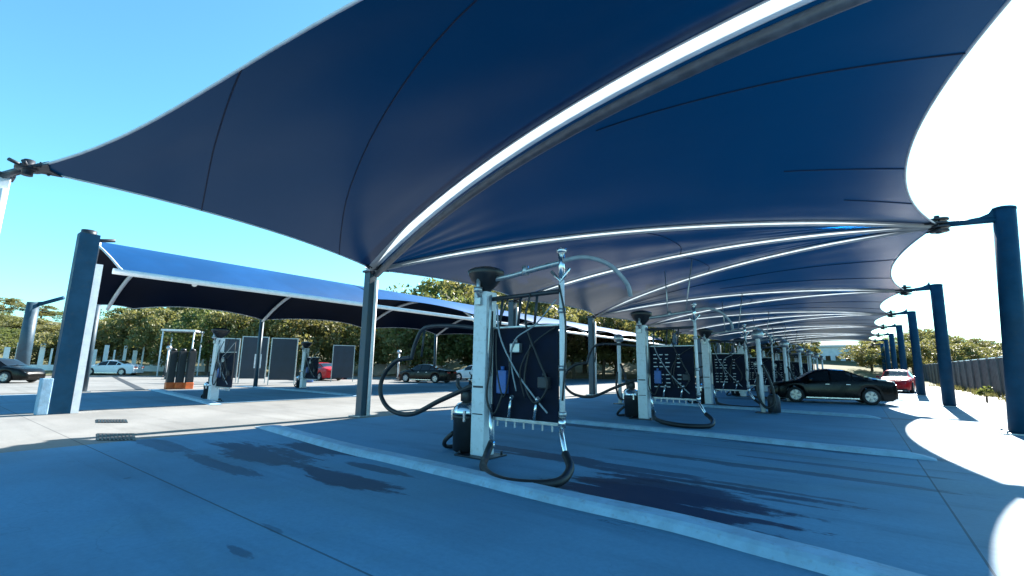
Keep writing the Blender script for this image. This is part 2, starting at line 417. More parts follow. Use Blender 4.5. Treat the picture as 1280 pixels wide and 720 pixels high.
def sail(apex, side0, side1, far, label, seams, near=None):
    """triangular tensioned cloth: side0/side1 start at apex, far joins their ends"""
    N = len(side0) - 1
    t = thing('shade_sail', label, 'shade sail', apex, 0, 'tensioned navy shade sails over the bays')
    c0 = near or [apex.copy() for _ in far]
    rows = coons(c0, far, side0, side1)
    # the sides pull the cloth towards the apex so the belly stays smooth
    loc = [[p - apex for p in row] for row in rows]
    nr = len(loc) - 1
    for i, row in enumerate(loc):
        r = i / nr
        for q, p in enumerate(row):
            sv = q / (len(row) - 1)
            ed = min(1, 8 * sv * (1 - sv)) * min(1, 6 * r * (1 - r) + .0)
            crn = math.exp(-((1 - r) / .22) ** 2) * (math.exp(-(sv / .2) ** 2) + math.exp(-((1 - sv) / .2) ** 2)) + math.exp(-(r / .2) ** 2)
            p.z += ed * (.035 * crn * math.sin(sv * 34 + 3 * r) + .018 * math.sin(sv * 11 + r * 5) * math.sin(r * 9))
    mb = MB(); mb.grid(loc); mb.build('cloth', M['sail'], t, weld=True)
    for path in (side0, side1, far):
        e = MB(); e.tube([p - apex for p in path], .02, 8); e.build('edge_webbing', M['webbing'], t)
    for (s0, r0, s1, r1) in seams:
        pth = [surf(loc, s0 + (s1 - s0) * q / 20, r0 + (r1 - r0) * q / 20) for q in range(21)]
        sm = MB(); sm.tube([p + Vector((0, 0, -.006)) for p in pth], .011, 5); sm.build('seam', M['seam'], t)
    for p, q0, q1 in ((side0[0], side0[2], side1[2]), (side0[-1], side0[-3], far[2]), (side1[-1], side1[-3], far[-3])):
        # steel clamp plate gripping the corner of the cloth
        a = (q0 - p).normalized(); b = (q1 - p).normalized(); nn = a.cross(b)
        if nn.length < 1e-4: continue
        nn.normalize(); q = p - apex
        pl = MB()
        up = nn * .02
        for sg in (1,):
            pts = [q - (a + b).normalized() * .12 + b.cross(nn) * 0, q + a * .42, q + (a + b) * .17, q + b * .42]
            lo = [pl.bm.verts.new(x - up * 1.6) for x in pts]; hi = [pl.bm.verts.new(x + up * 1.6) for x in pts]
            pl.bm.faces.new(lo[::-1]); pl.bm.faces.new(hi)
            for k in range(4): pl.bm.faces.new((lo[k], lo[(k + 1) % 4], hi[(k + 1) % 4], hi[k]))
        pl.tube([q - nn * .06, q + nn * .06], .06, 10)
        pl.tube([q + a * .25 - nn * .05, q + a * .25 + nn * .05], .02, 6); pl.tube([q + b * .25 - nn * .05, q + b * .25 + nn * .05], .02, 6)
        pl.build('corner_plate', M['dark_metal'], t)
    return t

def ord_(n): return ['first', 'second', 'third', 'fourth', 'fifth', 'sixth', 'seventh', 'eighth', 'ninth', 'tenth', 'eleventh', 'twelfth', 'thirteenth'][n]
FAN = {0: (0, 1), 1: (1, 3), 2: (3, 4), 3: (4, 6), 4: (6, 7), 5: (7, 9), 6: (9, 10)}
GAP = Vector((0, 0, 0))
rib_no = 0
def rib(k, j, rise, r=.05, thick=False, label=None):
    pts = edge(lc(j), rc(k), rise)
    base = pts[0]
    t = thing('canopy_rib', label, 'roof rib', base, 0, 'curved ribs between the sails')
    pts = [p - base for p in pts]
    mb = MB(); mb.tube([p + (EV * .10 + Vector((0, 0, -.13)) if thick else EV * .03 + Vector((0, 0, -.02))) for p in pts], r, 12)
    mb.build('tube', M['rib'], t)
    # added white trough: glows like sky in the slot, keeps sunlight off the ground
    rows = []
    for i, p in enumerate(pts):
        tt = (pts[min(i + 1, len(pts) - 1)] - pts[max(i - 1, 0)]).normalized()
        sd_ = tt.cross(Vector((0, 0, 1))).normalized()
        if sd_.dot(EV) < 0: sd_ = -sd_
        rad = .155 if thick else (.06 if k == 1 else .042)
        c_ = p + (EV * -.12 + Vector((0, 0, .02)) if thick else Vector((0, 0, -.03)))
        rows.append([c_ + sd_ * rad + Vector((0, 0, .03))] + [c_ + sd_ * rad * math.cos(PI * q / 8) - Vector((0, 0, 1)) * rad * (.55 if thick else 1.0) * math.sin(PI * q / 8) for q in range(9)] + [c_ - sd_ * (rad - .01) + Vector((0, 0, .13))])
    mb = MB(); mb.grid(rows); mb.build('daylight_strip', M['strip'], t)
    return t
RISE = {(0, 0): .8, (0, 1): .8, (1, 1): .5, (1, 2): .5, (1, 3): .5}
def rise(k, j): return RISE.get((k, j), .45)
def shifted(path, dv, dh):
    n = len(path) - 1
    return [p + (EV * dv + Vector((0, 0, dh))) * min(1, 6 * min(i / n, 1 - i / n) + .0) for i, p in enumerate(path)]
for k, (ja, jb) in FAN.items():
    for j in range(ja, jb):
        s0 = edge(lc(j), rc(k), rise(k, j)); s1 = edge(lc(j + 1), rc(k), rise(k, j + 1))
        # cloth edges stand off the rib, leaving a strip of daylight
        first, last = (j == ja), (j == jb - 1)
        if k == 0: s0 = [p + EV * (4 * (q / 28) * (1 - q / 28) ** 4) for q, p in enumerate(edge(lc(0), P(1.96, 3.6, 5.2), .35))]; s1 = shifted(s1, -.26, .03)
        else:
            gq = 1 if k == 1 else .65; s0 = shifted(s0, .045 * gq, -.045); s1 = shifted(s1, -.045 * gq, .035)
        s0r, s1r = s0[::-1], s1[::-1]
        far = edge(s0[0], s1[0], 0, NU * (.65 if k == 0 else .75))
        apx = edge(s0r[0], s1r[0], 0) if k == 0 else None
        if k == 0:
            lab = 'huge navy sail overhead reaching out to a corner at far left'
            seams = [(0, .63, .34, 1.0), (0, .20, .80, 1.0)]
        else:
            lab = 'narrow navy sail, %s wedge fanning from the %s boundary pole from the right' % (ord_(j - ja), ord_(k - 1))
            seams = [(.0, .5, 1, .5)]
        sail(s0r[0], s0r, s1r, far, lab, seams, apx)
    ribs = [j for j in range(ja, jb + 1)]
    for j in ribs:
        if k == 0 and j == 0: continue
        if k == 0:
            rib(k, j, rise(k, j), .085, True, 'thick grey curved rib with a wide bright strip sweeping overhead')
        else:
            nm = {0: 'upper', jb - ja: 'lower'}.get(j - ja, 'middle')
            rib(k, j, rise(k, j), .03, False, 'slim white curved rib, %s one reaching the %s boundary pole from the right' % (nm, ord_(k - 1)))
    if k + 1 in FAN:
        j = jb
        s0 = edge(lc(j), rc(k), rise(k, j)); s1 = edge(lc(j), rc(k + 1), rise(k + 1, j))
        s0 = shifted(s0, .045 * (1 if k == 1 else .65), -.045) if k else shifted(s0, .028, .005); s1 = shifted(s1, -.045 * (1 if k == 0 else .65), .035)
        far = edge(s0[-1], s1[-1], 0, -NU * (.92 if k == 0 else .68))
        if k == 0:
            lab = 'very large navy sail whose deep scooped edge stands against the pale sky'
            seams = [(.10, .60, .20, 1.0), (.53, .84, .55, 1.0), (.76, .9, .78, 1.0)]
        else:
            lab = 'broad navy sail between the %s and %s boundary poles from the right' % (ord_(k - 1), ord_(k))
            seams = [(.33, .2, .36, 1.0), (.66, .5, .68, 1.0)]
        sail(s0[0], s0, s1, far, lab, seams)

# ------------------------------------------------------------------ canopy poles
def right_pole(k):
    v = 4.95 + 10.3 * k
    if k == 1: b, top = G(1277, 543), W(1255, 262, G(1277, 543).y)
    elif k == 2: b, top = G(1187, 508), W(1170, 357, G(1187, 508).y)
    else: b, top = P(2.85, v), P(2.9, v + .05, 4.85)
    b = Vector((b.x, b.y, 0))
    names = {0: 'beside'}
    t = thing('canopy_pole', 'round navy steel pole along the boundary fence, %s from the right' % ord_(k - 1), 'pole', b, ROT, 'navy poles along the boundary fence side')
    inv = Matrix.Rotation(-ROT, 3, 'Z')
    tl = inv @ (top - b); c_ = inv @ (rc(k) - b)
    sh = MB(); sh.tube([(0, 0, .0), tl], .205, 24); sh.build('shaft', M['navy_post'], t)
    cap = MB(); d = tl.normalized()
    cap.tube([tl - d * .01, tl + d * .035], .212, 24); cap.tube([tl + d * .035, tl + d * .05], .17, 24); cap.build('cap', M['navy_post'], t)
    bp = MB(); bp.box(-.34, .34, -.34, .34, .0, .03, None, .006)
    for sx in (-.26, .26):
        for sy in (-.26, .26): bp.tube([(sx, sy, .03), (sx, sy, .085)], .022, 8)
    bp.build('base_plate', M['galv'], t)
    arm = MB(); a0 = tl * ((c_.z + .02) / tl.z); a0.z = c_.z + .02
    arm.tube([a0, a0 + (c_ - a0) * .92], .07, 14)
    # gusset sweeping from the arm up to the pole top
    n_ = (c_ - a0).normalized(); w = Vector((0, .018, 0))
    prof = [a0 + n_ * .16 + Vector((0, 0, .02)), a0 + n_ * .75 + Vector((0, 0, .06)), a0 + n_ * .45 + Vector((0, 0, .10)), a0 + n_ * .28 + Vector((0, 0, .17)), a0 + n_ * .19 + Vector((0, 0, .30))]
    lo = [arm.bm.verts.new(q - w) for q in prof]; hi = [arm.bm.verts.new(q + w) for q in prof]
    arm.bm.faces.new(lo); arm.bm.faces.new(hi[::-1])
    for i in range(5): arm.bm.faces.new((lo[i], hi[i], hi[(i + 1) % 5], lo[(i + 1) % 5]))
    arm.build('arm', M['navy_post'], t)
    hd = MB()
    for i, z in enumerate((.13, .03, -.07, -.16)):
        hd.lathe([(.05, z - .02), (.21 - .02 * (i % 2), z - .02), (.21 - .02 * (i % 2), z + .02), (.05, z + .02)], c_ - n_ * .02, 16)
    hd.tube([c_ + Vector((0, 0, -.22)), c_ + Vector((0, 0, .24))], .055, 12)
    for an in range(5):
        dd = Vector((-math.cos(an * .5 - 1), math.sin(an * .5 - 1), 0)) * .34
        hd.tube([c_ + Vector((0, 0, .1 - .05 * an)), c_ + dd + Vector((0, 0, .1 - .05 * an))], .026, 8)
    hd.build('shackle_head', M['dark_metal'], t)
for k in range(1, 8): right_pole(k)

def left_pole(j):
    v = .85 + 6.75 * j
    b = P(-10.72, v); h = 4.0
    if j == 1: b = G(452, 520); b.z = 0
    if j == 0: b = P(-11.35, .62); h = 4.52
    lab = {0: 'pale steel post cut off by the left edge under the end corner of the sails',
           1: 'slate square post standing in the sun between the two canopies'}.get(j, 'dark square post behind the vacuum stations, %s in the inner row' % ord_(j))
    t = thing('canopy_pole', lab, 'pole', b, ROT, 'inner row of square canopy posts')
    sh = MB(); sh.box(-.125, .125, -.125, .125, 0, h - .12, None, .018); sh.build('shaft', M['white'] if j == 0 else M['dark_post'], t)
    ch = MB(); ch.tube([(.175, .07, .0), (.175, .07, h - .35)], .048, 14); ch.build('sunlit_edge_pipe', M['rib_white'], t)  # white pipe added to give the post a sunlit right edge
    bp = MB(); bp.box(-.24, .26, -.24, .24, 0, .025, None, .005); bp.build('base_plate', M['galv'], t)
    hd = MB(); inv = Matrix.Rotation(-ROT, 3, 'Z'); c_ = inv @ (lc(j) - b)
    hd.box(-.17, .17, -.17, .17, h - .12, h - .06, None, .01)
    hd.tube([(0, 0, h - .1), c_], .06, 12)
    hd.tube([c_ + Vector((0, 0, -.12)), c_ + Vector((0, 0, .14))], .07, 12)
    for an in (-.9, -.3, .3, .9):
        hd.tube([c_, c_ + Vector((math.cos(an) * .3, math.sin(an) * .3, .02))], .03, 8)
    hd.lathe([(.04, -.03), (.16, -.03), (.16, .03), (.04, .03)], c_, 14)
    hd.build('shackle_head', M['dark_metal'], t)
for j in range(0, 11): left_pole(j)

# ------------------------------------------------------------------ side arcade (blue vaulted canopy)
AV0, AV1 = 3.0, 58.0
SEC = [(-16.75, 3.92), (-17.2, 4.32), (-17.9, 4.74), (-18.9, 5.08), (-20.3, 5.32), (-22, 5.34), (-23.8, 5.05), (-25.4, 4.5), (-26.8, 3.78)]
def sec_at(t):
    x = t * (len(SEC) - 1); i = min(int(x), len(SEC) - 2); f_ = x - i
    p0, p1, p2, p3 = [Vector((*SEC[min(max(q, 0), len(SEC) - 1)], 0)) for q in (i - 1, i, i + 1, i + 2)]
    return .5 * ((2 * p1) + (p2 - p0) * f_ + (2 * p0 - 5 * p1 + 4 * p2 - p3) * f_ ** 2 + (3 * p1 - p0 - 3 * p2 + p3) * f_ ** 3)
AR = [5.4 + 6.75 * i for i in range(8)]
arc = thing('arcade_canopy', 'long blue barrel-vaulted cloth canopy over the side bays', 'canopy', P(-21, AV0), 0)
ao = P(-21, AV0)
def arc_rows(v0, v1, lip, n):
    rows = []
    for i in range(n + 1):
        v = v0 + (v1 - v0) * i / n
        # scallop of the far edge between posts
        ph = ((v - AR[0]) / 6.75) % 1.0
        sc = 4 * ph * (1 - ph) * min(1, max(0, (v - AV0) / 2.4))
        row = []
        for q in range(25):
            t = q / 24
            s = sec_at(t); u, h = s.x, s.y
            k = max(0, (t - .45) / .55)
            u += sc * .9 * k ** 2; h += sc * .28 * k
            h -= .10 * max(0, t - .5) * sc
            if lip and t < .35: h += lip * (1 - t / .35) ** 1.5 * (.75 + .5 * sc); u -= lip * .5 * (1 - t / .35)
            e_ = max(0, 1 - (v - AV0) / 5.0)
            vst = -.1746 * u + .06 + max(0, .6 - t * 2.4)
            vv = v + e_ * (vst - AV0)
            row.append(P(u, vv, h) - ao)
        rows.append(row)
    return rows
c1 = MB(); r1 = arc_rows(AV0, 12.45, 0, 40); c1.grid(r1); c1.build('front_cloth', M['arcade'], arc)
ln_ = MB(); ln_.grid([[p - Vector((0, 0, .014)) for p in r] for r in r1]); ln_.build('front_shaded_underside', M['shaded_underside'], arc)  # second sheet just below, coloured as the roof's shaded underside
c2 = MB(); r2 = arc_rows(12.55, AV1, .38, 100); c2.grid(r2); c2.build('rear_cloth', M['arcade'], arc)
ln_ = MB(); ln_.grid([[p - Vector((0, 0, .014)) for p in r] for r in r2]); ln_.build('rear_shaded_underside', M['shaded_underside'], arc)
ev_ = MB(); ev_.grid([r1[-1], r2[0]]); ev_.build('sun_leak_flap', M['shaded_underside'], arc)  # added sheet that stops sun leaking through the step between the cloths
ew = MB(); ew.tube(r1[0], .035, 8); ew.build('end_webbing', M['webbing'], arc)
ev = MB(); ev.tube([P(-16.72, AV0 + .35, 3.88) - ao, P(-16.72, AV1, 3.88) - ao], .085, 12); ev.build('eave_tube', M['rib_white'], arc)
fe = MB(); fe.tube([r[-1] for r in r1], .03, 8); fe.build('edge_webbing', M['webbing'], arc)
fe = MB(); fe.tube([r[-1] for r in r2], .03, 8); fe.build('edge_webbing', M['webbing'], arc)
for v in AR:
    mb = MB(); mb.tube([P(sec_at(q / 20).x, v, sec_at(q / 20).y - .13) - ao for q in range(21)], .075, 10); mb.build('arch_rib', M['rib_white'], arc)
for i, v in enumerate(AR):
    pl = P(-26.8, v)
    if i == 0: pl = Vector((*G(103, 490).xy, 0)); 
    t = thing('arcade_post', 'dark steel post carrying the far side of the side arcade, %s along its row' % ord_(i), 'post', pl, ROT, 'dark posts along the far side of the side arcade')
    s = MB(); s.tube([(0, 0, 0), (0, 0, 3.85 if i else 4.2)], .15 if i == 0 else .11, 16); s.build('shaft', M['dark_post'], t)
    b = MB(); b.box(-.24, .24, -.24, .24, 0, .03, None, .005); b.build('base_plate', M['galv'], t)
# end portal post
b = G(72, 517); b.z = 0
t = thing('portal_post', 'wide navy end post of the side arcade with a sunlit pale edge', 'post', b, ROT)
top = W(97, 293, b.y) - b; inv = Matrix.Rotation(-ROT, 3, 'Z'); top = inv @ top
def leaning(mb, x0, x1, y0, y1, z0, z1, dx):
    vs = []
    for z, off in ((z0, z0 / z1 * dx), (z1, dx)):
        for x, y in ((x0, y0), (x1, y0), (x1, y1), (x0, y1)): vs.append(mb.bm.verts.new((x + off.x, y + off.y, z)))
    for f in ((0, 3, 2, 1), (4, 5, 6, 7), (0, 1, 5, 4), (1, 2, 6, 5), (2, 3, 7, 6), (3, 0, 4, 7)): mb.bm.faces.new([vs[q] for q in f])
dx = Vector((0, 0, 0))
s = MB(); leaning(s, -.17, .17, -.21, .21, 0, 4.78, dx); s.build('shaft', M['navy_post'], t)
s = MB(); leaning(s, -.10, .15, .213, .37, 0, 3.98, dx); s.build('sunlit_edge_strip', M['rib_white'], t)  # white strip stands in for the sunlit side of the post
s = MB(); s.box(-.2, .2, -.42, -.213, 0, .9, None, .02); s.build('bollard_guard', M['kerb'], t)
s = MB(); s.tube([(-.04, 0, 4.7), (-.04, 0, 4.9)], .17, 16); s.tube([(-.04, 0, 4.62), (.1, .55, 4.72)], .05, 10); s.build('cap', M['dark_metal'], t)
# far-left pole with arm
b = G(24, 473); b.z = 0
t = thing('guy_pole', 'leaning dark pole beyond the side arcade, arm reaching to its cloth', 'pole', b)
tp = W(42, 378, b.y) - b
s = MB(); s.tube([(0, 0, 0), tp], .42, 16, True, .36); s.build('shaft', M['dark_post'], t)
ar = W(80, 372, b.y + .5) - b
s = MB(); s.tube([tp * .95, ar], .14, 10); s.tube([tp * .99, tp * .95 + (ar - tp * .95) * .5], .07, 8); s.build('arm', M['navy_post'], t)

# ------------------------------------------------------------------ vacuum stations
def station(label):
    t = thing('vacuum_station', label, 'vacuum station', (0, 0, 0), ROT, 'vacuum stations along the bay kerbs')
    c = MB(); c.box(-.13, .13, -.13, .13, .02, 2.52, None, .014); col = c.build('column', M['white'], t)
    ch = MB(); ch.box(-.10, .10, -.136, -.1305, 1.02, 1.05); ch.box(-.10, .10, -.136, -.1305, .62, .635); ch.build('access_door_joint', M['dark_metal'], col)
    b = MB(); b.box(-.34, .28, -.26, .26, .002, .022, None, .004)
    for sx in (-.28, .22):
        for sy in (-.2, .2): b.tube([(sx, sy, .02), (sx, sy, .07)], .018, 8)
    b.build('base_plate', M['dark_metal'], t)
    h = MB(); h.lathe([(.05, 2.40), (.07, 2.52), (.14, 2.60), (.23, 2.70), (.285, 2.80), (.30, 2.86), (.28, 2.88), (.24, 2.90), (.10, 2.94), (.03, 2.95)], (0, 0, 0), 28)
    h.build('cyclone_hood', M['black_plastic'], t)
    f = MB(); f.tube([(.0, -.12, 2.40), (.0, -.2, 2.52), (.02, -.2, 2.72)], .035, 10); f.lathe([(.03, 2.5), (.07, 2.5), (.07, 2.58), (.03, 2.58)], (.0, -.19, 0), 12)
    f.box(-.06, .05, -.19, -.131, 2.30, 2.42, None, .01); f.tube([(.15, -.05, 2.45), (.19, -.1, 2.2), (.17, -.1, 1.6), (.16, -.06, 1.2)], .02, 8)
    f.build('valve_fitting', M['galv'], t)
    bm_ = MB(); bm_.tube(smooth_path([(.12, 0, 2.72), (.5, 0, 2.74), (1.0, 0, 2.80), (1.42, 0, 2.84)], 5), .042, 12)
    bm_.tube([(.78, 0, 2.72), (.78, 0, 2.86)], .055, 10); bm_.build('upper_boom', M['galv'], t)
    bm_ = MB(); bm_.tube([(.12, 0, 2.40), (1.42, 0, 2.42)], .035, 10)
    for x in (.35, .7, 1.0): bm_.tube([(x, 0, 2.40), (x - .05, 0, 1.93)], .02, 8)
    bm_.build('lower_boom', M['dark_metal'], t)
    p = MB(); p.tube([(1.42, 0, .58), (1.42, 0, 2.62)], .038, 14); p.build('drop_pole', M['rib_white'], t)
    k = MB(); k.tube([(1.42, 0, 2.60), (1.42, 0, 2.98)], .05, 12); k.tube([(1.26, -.02, 2.72), (1.42, -.02, 2.55), (1.56, -.02, 2.74)], .024, 8)
    k.lathe([(.02, 2.97), (.075, 2.99), (.075, 3.03), (.02, 3.06)], (1.42, 0, 0), 14)
    for z in (.68, 1.3, 2.1):
        kb = MB(); kb.tube([(1.42, 0, z), (1.42, 0, z + .07)], .056, 12); kb.build('pole_band', M['galv'], t)
    k.build('swivel_fitting', M['chrome'], t)
    # board hung between column and drop pole
    pn = MB(); pn.box(.20, 1.35, -.012, .035, .60, 1.92, None, .006); pnl = pn.build('mat_board', M['panel_dark'], t)
    ln = MB()
    rr = random.Random(3)
    for zi in range(9):
        z = 1.70 - zi * .105
        if zi in (4,): continue
        for x0 in (.30, .46, .62, .92):
            w = rr.uniform(.06, .12)
            ln.box(x0, x0 + w, -.0145, -.0122, z, z + .022)
    LN = ln.build('lettering', M['print'], None)
    fr = MB(); fr.box(.17, 1.38, -.03, .05, .55, .598, None, .006); fr.box(.165, .198, -.03, .05, .598, 1.95, None, .006); fr.box(.2, 1.38, -.03, .05, 1.925, 1.955, None, .006)
    for q in range(7): fr.tube([(.3 + q * .16, -.01, .55), (.3 + q * .16, -.01, .47)], .014, 6)
    fr.build('board_frame', M['galv'], t)
    for pts, r, mm in (([(.3, -.07, 2.3), (.42, -.14, 1.8), (.7, -.12, 1.3), (1.0, -.10, .95), (1.22, -.07, .72)], .013, 'hose_grey'),
                   ([(1.33, -.05, 1.9), (1.0, -.12, 1.66), (.80, -.14, 1.28), (.86, -.1, .9)], .012, 'hose_black'),
                   ([(.5, -.05, 2.38), (.38, -.12, 1.9), (.60, -.13, 1.4), (.48, -.1, .9), (.34, -.1, 1.3), (.30, -.08, 1.9)], .013, 'hose_black'),
                   ([(1.35, -.04, 2.3), (1.05, -.12, 1.95), (.7, -.12, 1.75), (.60, -.1, 1.45), (.72, -.12, 1.0)], .011, 'hose_grey'),
                   ([(.9, -.03, 2.42), (.86, -.1, 2.0), (1.1, -.15, 1.5), (1.25, -.12, 1.1), (1.05, -.12, .85), (.85, -.1, 1.15), (.95, -.08, 1.7)], .016, 'hose_black'),
                   ([(.18, -.04, 2.2), (.24, -.12, 1.5), (.2, -.16, .9), (.34, -.15, .66), (.46, -.1, .95)], .016, 'hose_black'),
                   ([(1.40, -.04, 2.5), (1.52, -.08, 2.0), (1.50, -.06, 1.4), (1.45, -.05, .9)], .015, 'hose_black')):
        s_ = MB(); s_.tube(smooth_path(pts, 6), r, 8); s_.build('thin_hose', M[mm], t)
    for (x, z, hh, mm) in ((.42, .95, .34, 'blue_plastic'), (1.16, 1.05, .16, 'dark_metal'), (.66, 1.55, .14, 'galv')):
        s_ = MB(); s_.box(x - .09, x + .09, -.10, -.015, z, z + hh, None, .015); s_.tube([(x, -.06, z + hh), (x, -.06, z + hh + .06)], .03, 8); s_.build('control_box', M[mm], t)
    for x in (.55, 1.0):
        s_ = MB(); s_.tube([(x, -.07, .62), (x + .05, -.09, .86)], .022, 8); s_.tube([(x + .05, -.09, .86), (x + .11, -.14, .92)], .028, 8); s_.build('nozzle', M['chrome'], t)
    # looped hose lying on the ground
    a_ = Vector((.30, -.10, .30)); z_ = Vector((1.50, -.22, .24))
    fl = MB(); fl.tube(smooth_path([(.28, -.12, .24), (.40, -.38, .10), (.72, -.82, .062), (1.15, -1.14, .056), (1.55, -1.18, .056), (1.88, -.92, .07), (1.86, -.58, .16), (1.66, -.34, .27)], 9), .052, 14)
    fl.build('floor_hose', M['hose_black'], t)
    wn = MB(); wn.tube([(.20, -.05, .78), (.24, -.10, .5), (.30, -.14, .22)], .032, 12); wn.tube([(.293, -.135, .25), (.31, -.155, .17)], .05, 12); wn.build('wand', M['chrome'], t)
    wn = MB(); wn.tube([(1.42, 0, .58), (1.46, -.1, .48), (1.66, -.34, .25)], .034, 12); wn.tube([(1.41, 0, .66), (1.425, -.03, .54)], .055, 12); wn.build('wand', M['chrome'], t)
    # overhead hose arcing off the swivel
    oh = MB(); oh.tube(smooth_path([(1.45, 0, 2.86), (1.72, .12, 2.90), (2.0, .3, 2.80), (2.18, .5, 2.55), (2.2, .6, 2.36)], 7), .032, 12); oh.build('overhead_hose', M['hose_grey'], t)
    # arm and hose on the other side
    lb = MB(); lb.tube(smooth_path([(-.12, 0, 1.95), (-.8, 0, 2.02), (-1.4, 0, 2.0), (-1.62, 0, 1.75), (-1.72, 0, 1.45)], 5), .035, 10); lb.tube([(-1.4, 0, 2.0), (-1.45, 0, 1.5)], .018, 8); lb.build('side_boom', M['dark_metal'], t)
    lh = MB(); lh.tube(smooth_path([(-1.72, 0, 1.48), (-2.1, -.02, 1.42), (-2.42, -.04, 1.15), (-2.45, -.06, .82), (-2.1, -.1, .56), (-1.5, -.12, .52), (-.85, -.1, .78), (-.16, -.05, 1.05)], 8), .04, 12); lh.build('side_hose', M['hose_black'], t)
    # canister with clamps
    cn = MB(); cx, cy = -.36, .02
    cn.lathe([(.17, .03), (.205, .05), (.205, .52), (.215, .54), (.215, .58), (.18, .60)], (cx, cy, 0), 28); can = cn.build('canister', M['black_plastic'], t)
    cl = MB(); cl.lathe([(.22, .60), (.222, .63), (.20, .70), (.14, .76), (.05, .79)], (cx, cy, 0), 28)
    for an in range(4): 
        x, y = cx + .222 * math.cos(an * PI / 2 + .6), cy + .222 * math.sin(an * PI / 2 + .6)
        cl.box(x - .018, x + .018, y - .018, y + .018, .50, .66)
    cl.build('lid', M['chrome'], can)
    mo = MB(); mo.lathe([(.09, .79), (.10, .80), (.10, .93), (.07, .97), (.02, .98)], (cx, cy, 0), 18); mo.tube(smooth_path([(cx, cy, .9), (cx - .12, cy - .08, 1.02), (cx - .16, cy - .05, 1.14)], 4), .03, 10); mo.build('motor_head', M['black_plastic'], can)
    fh = MB(); fh.tube(smooth_path([(cx - .18, cy - .1, .3), (cx - .34, cy - .12, .16), (cx - .42, cy + .02, .05), (cx - .25, cy + .3, .045), (cx + .05, cy + .34, .05)], 6), .034, 10); fh.build('intake_hose', M['hose_black'], can)
    return t
SV = [5.56 + 6.75 * k for k in range(8)]
st0 = station('nearest white vacuum column, black hood on top and hose looped on the ground')
st0.location = P(-4.7, SV[0])
LET = bpy.data.objects['lettering']
slabs = ['white vacuum column with a dark price board, second from the viewer', 'white vacuum column beyond the dark price board, third from the viewer', 'fourth vacuum column from the viewer in the main row', 'fifth vacuum column from the viewer in the main row', 'sixth vacuum column from the viewer, left of the black sedan', 'seventh vacuum column from the viewer in the main row', 'last and smallest vacuum column in the main row']
for k in range(1, 8):
    s_ = copy_tree(st0); s_.location = P(-4.7, SV[k])
    th = [q for q in s_.children if q.name.startswith(('thin_hose', 'control_box'))]
    for q in random.sample(th, 4): bpy.data.objects.remove(q)
    s_['label'] = slabs[k - 1]
    l_ = LET if k == 1 else LET.copy()
    if k > 1: C.objects.link(l_)
    l_.parent = [q for q in s_.children if q.name.startswith('mat_board')][0]
    rd = MB()
    for (x0, x1, zt) in ((.74, .68, 4.0), (1.2, 1.42, 4.25)): rd.tube([(x0, 0, 2.78), (x1, .1, zt)], .016, 8)
    rd.build('stay_rod', M['galv'], s_)
for (p, lab) in ((P(-18.3, 6.9), 'vacuum column under the side arcade, beside the pale kerb end'), (P(-25.0, 13.9), 'vacuum column deep under the side arcade, beside the grey partitions'), (P(-17.6, 20.2), 'vacuum column under the side arcade, beyond the slate post')):
    s_ = copy_tree(st0); s_.location = p; s_['label'] = lab; s_['group'] = 'vacuum stations under the side arcade'; s_.scale = (1, 1, .88)
    for q in list(s_.children):
        if q.name.startswith(('upper_boom', 'lower_boom', 'drop_pole', 'swivel', 'pole_band', 'overhead', 'floor_hose', 'wand', 'nozzle', 'side_boom', 'side_hose')): bpy.data.objects.remove(q)
# extra upright manifolds filling the far run of the main row
mf = None
i = 0
for k in range(2, 8):
    for du in (2.2, -2.6):
        t = thing('hose_stand', 'slim white hose stand between far vacuum columns of the main row', 'hose stand', P(-4.7 + du, SV[k] - 2.4), ROT, 'white hose stands among the far vacuum columns') if mf is None else None
        if mf is None:
            s_ = MB(); s_.tube([(0, 0, 0), (0, 0, 2.35)], .07, 12); s_.build('upright', M['rib_white'], t)
            s_ = MB(); s_.lathe([(.05, 2.32), (.16, 2.36), (.2, 2.48), (.12, 2.62), (.03, 2.64)], (0, 0, 0), 16); s_.build('hood', M['galv'], t)
            s_ = MB(); s_.tube(smooth_path([(.08, -.05, 1.5), (.3, -.1, .9), (.35, -.15, .35), (.1, -.2, .2), (-.1, -.1, .6), (-.06, -.05, 1.2)], 6), .04, 10); s_.build('hose', M['hose_black'], t)
            s_ = MB(); s_.box(-.2, .2, -.2, .2, 0, .03); s_.lathe([(.16, .03), (.18, .06), (.18, .5), (.12, .58)], (.3, .1, 0), 16); s_.build('base_drum', M['dark_metal'], t)
            mf = t
        else:
            c_ = copy_tree(mf); c_.location = P(-4.7 + du, SV[k] - 2.4)

for px, py, wd in ((282, 476, 'left of the white notice'), (350, 474, 'behind the dark partitions'), (428, 474, 'close to the slate post'), (206, 474, 'left of the dark bin cabinets'), (497, 476, 'right of the slate post')):
    c_ = copy_tree(mf); p = G(px, py); c_.location = (p.x, p.y, 0)
    c_['label'] = 'white hose stand under the side arcade, ' + wd; c_['group'] = 'hose stands under the side arcade'
